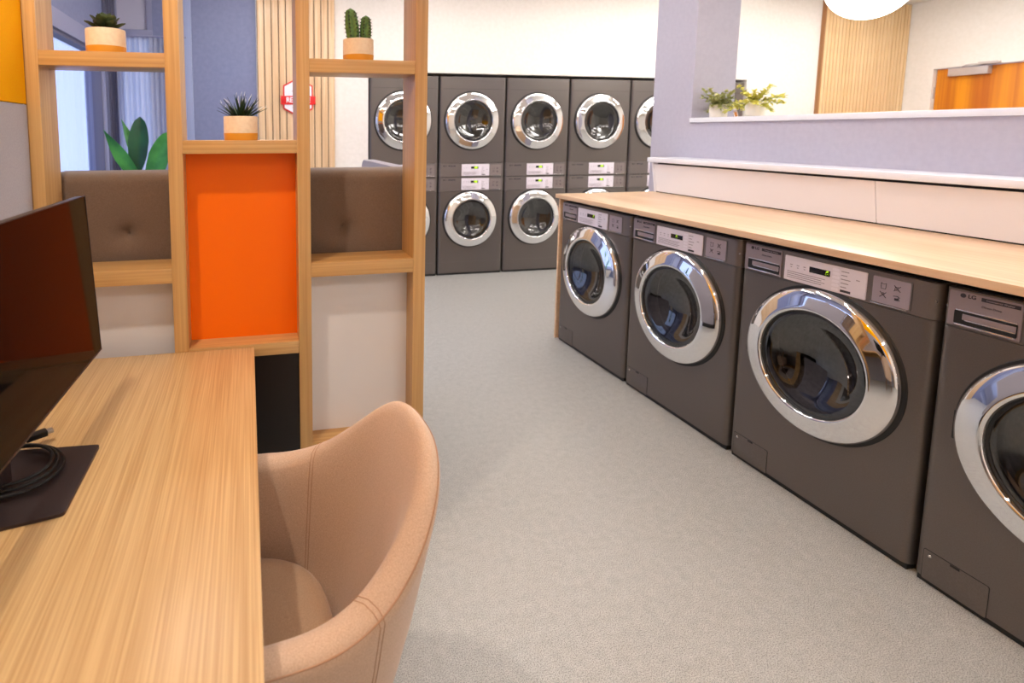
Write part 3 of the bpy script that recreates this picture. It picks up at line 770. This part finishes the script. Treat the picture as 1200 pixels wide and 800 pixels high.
# ================================================================== BOOTH, beyond the divider
bo = thing('booth_seat', 'button-tufted brown upholstered booth backrest seen through the oak divider', 'booth seat', (-2.1, .9, 0))
def backrest():
    x0, x1, z0, z1 = -2.688, -1.462, .42, 1.300
    nx, nz = 92, 60; tufts = [(-2.478, 1.098), (-2.112, 1.098), (-1.752, 1.098), (-2.478, .70), (-2.112, .70), (-1.752, .70)]
    yF, yB = .628, .755
    r = .03
    rows_ = []
    for j in range(nz+1):
        z = z0+(z1-z0)*j/nz; row = []
        for i in range(nx+1):
            x = x0+(x1-x0)*i/nx; dpt = 0
            for tx, tz in tufts:
                d2 = ((x-tx)**2+(z-tz)**2); dpt += .022*math.exp(-d2/.00016)+.016*math.exp(-d2/.0016)+.004*math.exp(-d2/.008)
            ex = min(x1-x, .06)/.06; dpt += .05*(1-math.sqrt(max(0, 1-(1-ex)**2)))
            ez = min(z1-z, .03)/.03; dpt += .03*(1-math.sqrt(max(0, 1-(1-ez)**2)))
            row.append((x, yF+dpt, z))
        row = row + [(x1, yB, z), (x0, yB, z)]
        rows_.append(row)
    m = MB(); m.grid(rows_, close_u=True); b = m.bm; b.verts.ensure_lookup_table(); n = nx+3
    b.faces.new(b.verts[:n]); b.faces.new(b.verts[-n:])
    for v in b.verts: v.co -= Vector((-2.1, .9, 0))
    return m.obj('backrest', M_booth, bo, smooth=60)
br = backrest()
t = MB()
for tx, tz in ((-2.478, 1.098), (-2.112, 1.098), (-1.752, 1.098), (-2.478, .70), (-2.112, .70), (-1.752, .70)):
    t.lathe([(0, .004), (.004, .003), (.006, 0)], Matrix.Translation((tx+2.1, .664-.9, tz)) @ Matrix.Rotation(PI/2, 4, 'X'), 16)
t.obj('tuft_buttons', M_booth, br)
o = MB().box((-2.688+2.1, .76-.9, .12), (-1.465+2.1, 1.30-.9, .46), .03, 4).obj('seat', M_booth, bo)
o = MB().box((-2.66+2.1, .66-.9, 0), (-1.49+2.1, 1.25-.9, .12), .004).obj('plinth', M_blackpanel, bo)
poly = rrect(-.14, .12, .78, 1.285, .07, 8)
m = MB(); m.prism(poly, .062, Matrix.Rotation(PI/2, 4, 'Z'), bev=.012)
o = m.obj('side_wing', M_boothwing, bo); o.location = (.686, 0, 0)

# broad-leaved plant by the window
pl = thing('potted_plant', 'broad-leaved green houseplant standing by the window behind the booth', 'potted plant', (-2.80, 2.6, 0))
MB().lathe([(0, 0), (.13, 0), (.17, .30), (.175, .34), (.155, .34), (.15, .30), (0, .29)], None, 40).obj('pot', M_whitepot, pl)
MB().lathe([(0, .305), (.15, .305)], None, 24).obj('soil', M_soil, pl)
def bigleaf(base, mid, tip, wd, face, pw=1.15, lm=None):
    """stalked banana-like leaf from base via mid to tip"""
    base, mid, tip = Vector(base), Vector(mid), Vector(tip)
    st = MB().tube([base, base*.5+mid*.5+Vector((0, 0, .02)), mid], [.010, .008, .006], 8).obj('stalk', M_leaf, pl)
    m = MB(); n = 14; rows_ = []
    d = (tip-mid); side = d.cross(Vector(face)).normalized(); nrm = side.cross(d).normalized()
    for i in range(n+1):
        t = i/n; c = mid+d*t - nrm*.10*d.length*t*t
        ww = wd*(math.sin(PI*min(t, .999))**pw*(1.06 if t > .5 else 1) if 0 < t < 1 else .02)
        top = [c+side*ww*u+nrm*(.22*abs(u)*ww+.002) for u in (-1, -.66, -.33, 0, .33, .66, 1)]
        bot = [c+side*ww*u+nrm*(.22*abs(u)*ww-.002) for u in (.98, .5, 0, -.5, -.98)]
        rows_.append(top+bot)
    m.grid(rows_, close_u=True); m.obj('leaf', lm or M_leaf, pl, smooth=70)
bigleaf((0, 0, .3), (.05, .0, 1.04), (-.205, -.05, 1.44), .045, (-.2, -1, .1))
bigleaf((0, 0, .3), (.02, .04, 1.12), (-.085, .06, 1.525), .034, (.8, -1, 0))
bigleaf((.01, 0, .3), (-.015, .02, 1.15), (.02, .03, 1.535), .062, (.15, -1, .1), .5, M_leafdark)
bigleaf((.02, 0, .3), (.07, .02, 1.05), (.185, .03, 1.44), .072, (-.3, -1, .1), .5)
bigleaf((.02, .03, .3), (.12, .12, .80), (.34, .2, 1.10), .07, (-.3, -1, .3))
bigleaf((-.02, .0, .3), (-.10, .03, .7), (-.28, -.02, 1.10), .05, (.3, -1, .3))

# sheer curtain in front of the back window
m = MB(); n = 90; top, bot = [], []
for k in range(n+1):
    x = -3.15+(.55)*k/n; y = YB-.12+.014*math.sin(k*.95)+.008*math.sin(k*.37)
    top.append((x, y, 2.225)); bot.append((x, y+.004*math.sin(k), .05))
m.grid([top, bot])
cu = tag(m.obj('sheer_curtain', M_sheer, None, smooth=80), 'thin white sheer curtain hanging in front of the far left window', 'curtain')
md = cu.modifiers.new('thickness', 'SOLIDIFY'); md.thickness = .0012
cr_ = MB().tube([(-3.18, YB-.12, 2.235), (-2.58, YB-.12, 2.235)], .008, 12).obj('curtain_rail', M_frame, cu)

# ------------------------------------------------------------------ pots on the half wall cap
def sprig_pot(x, y, label, m1, seed, spread):
    rnd = random.Random(seed)
    T = thing('potted_sprig', label, 'potted plant', (x, y, 1.5272))
    MB().lathe([(0, 0), (.044, 0), (.050, .004), (.054, .078), (.053, .082), (.047, .082), (.046, .07), (0, .068)], None, 32).obj('pot', M_whitepot, T)
    lf = MB(); stm = MB()
    for k in range(20):
        a = 2*PI*k/20+rnd.uniform(-.2, .2); e = rnd.uniform(.05, 1.2); L = rnd.uniform(.07, .125)*(1+spread*abs(math.sin(a)))
        d = Vector((math.cos(a)*math.cos(e), math.sin(a)*math.cos(e), math.sin(e)))
        pts = []
        for q in range(7):
            s = q/6; pts.append(Vector((0, 0, .072))+d*L*s+Vector((0, 0, -.045*s*s*(1 if e < .6 else .2))))
        stm.tube(pts, .0011, 5)
        for q in range(2, 7):
            for sg in (-1, 1, 0, 2, 3):
                p = pts[q]; ld = (d*.4+Vector((rnd.uniform(-1, 1), rnd.uniform(-1, 1), rnd.uniform(-.5, .9)))).normalized()
                blade(lf, p, ld, rnd.uniform(.020, .034), rnd.uniform(.008, .012), .0008, curve=.15, n=4)
    lf.obj('foliage', m1, T); stm.obj('stems', M_leaf, T)
sprig_pot(.99, 1.885, 'small grey-green trailing plant in a white pot on the half wall, right beside the pillar', M_sprig2, 3, .3)
sprig_pot(.99, 1.615, 'small yellow-green trailing plant in a white pot on the half wall, farther from the pillar', M_sprig, 5, .4)

# ================================================================== LAMPS
# globe pendant over the right-hand area
gx, gy, gz, gr = 2.63, 2.25, 2.575, .275
gl = thing('globe_lamp', 'large white glowing globe lamp at the top edge, in front of the ribbed wood panel', 'ceiling light', (gx, gy, gz))
MB().lathe([(0, -gr)]+[(gr*math.cos(a), gr*math.sin(a)) for a in [math.radians(-84+168*i/28) for i in range(29)]]+[(0, gr)], None, 48).obj('globe', M_globe, gl, smooth=80)
MB().lathe([(0, gr-.01), (.05, gr-.01), (.05, CEIL-gz), (0, CEIL-gz)], None, 24).obj('ceiling_mount', M_house, gl)
def strip(x, y, label, L=1.2):
    if y == -.9 and x < 0: y = -1.35
    T = thing('ceiling_light', label, 'ceiling light', (x, y, CEIL), 0, 'ceiling strip lights')
    MB().box((-L/2, -.065, -.045), (L/2, .065, 0), .003).obj('housing', M_house, T)
    MB().box((-L/2+.01, -.055, -.050), (L/2-.01, .055, -.0455), .001).obj('diffuser', M_lamp, T)
XN = {-1.9: 'over the desk side of the room', -.35: 'over the aisle before the washers', 1.15: 'added just behind the half wall', 2.4: 'behind the half wall, in the middle', 4.1: 'nearest the orange door wall'}  # row just behind the half wall is added, to brighten pillar and right area
YN = {-2.2: 'added nearest the front wall', -.9: 'second from the front wall', .5: 'third from the front wall', 1.9: 'fourth from the front wall', 3.0: 'closest to the dryers'}  # unseen pair nearest the front wall added to light the divider's front faces
for x in XN:
    for y in YN:
        if (x == 2.4 or x == 1.15) and y == 1.9: continue
        if y == -2.2 and x > 0 or (x < 0 and y == -.9): continue
        strip(x, y, 'white strip light %s, %s' % (XN[x], YN[y]))
dl = thing('downlight', 'small round ceiling downlight close to the left wall over the desk', 'ceiling light', (-2.645, -.42, CEIL))
MB().lathe([(0, -.004), (.042, -.004), (.046, -.012), (.055, -.012), (.056, 0), (0, 0)], None, 32).obj('rim', M_house, dl)
ld = bpy.data.lights.new('bulb', 'SPOT'); ld.energy = 85; ld.color = (1, .90, .78); ld.spot_size = math.radians(115); ld.spot_blend = .5; ld.shadow_soft_size = .035
lo_ = bpy.data.objects.new('bulb', ld); col.objects.link(lo_); lo_.parent = dl; lo_.location = (0, 0, -.02)
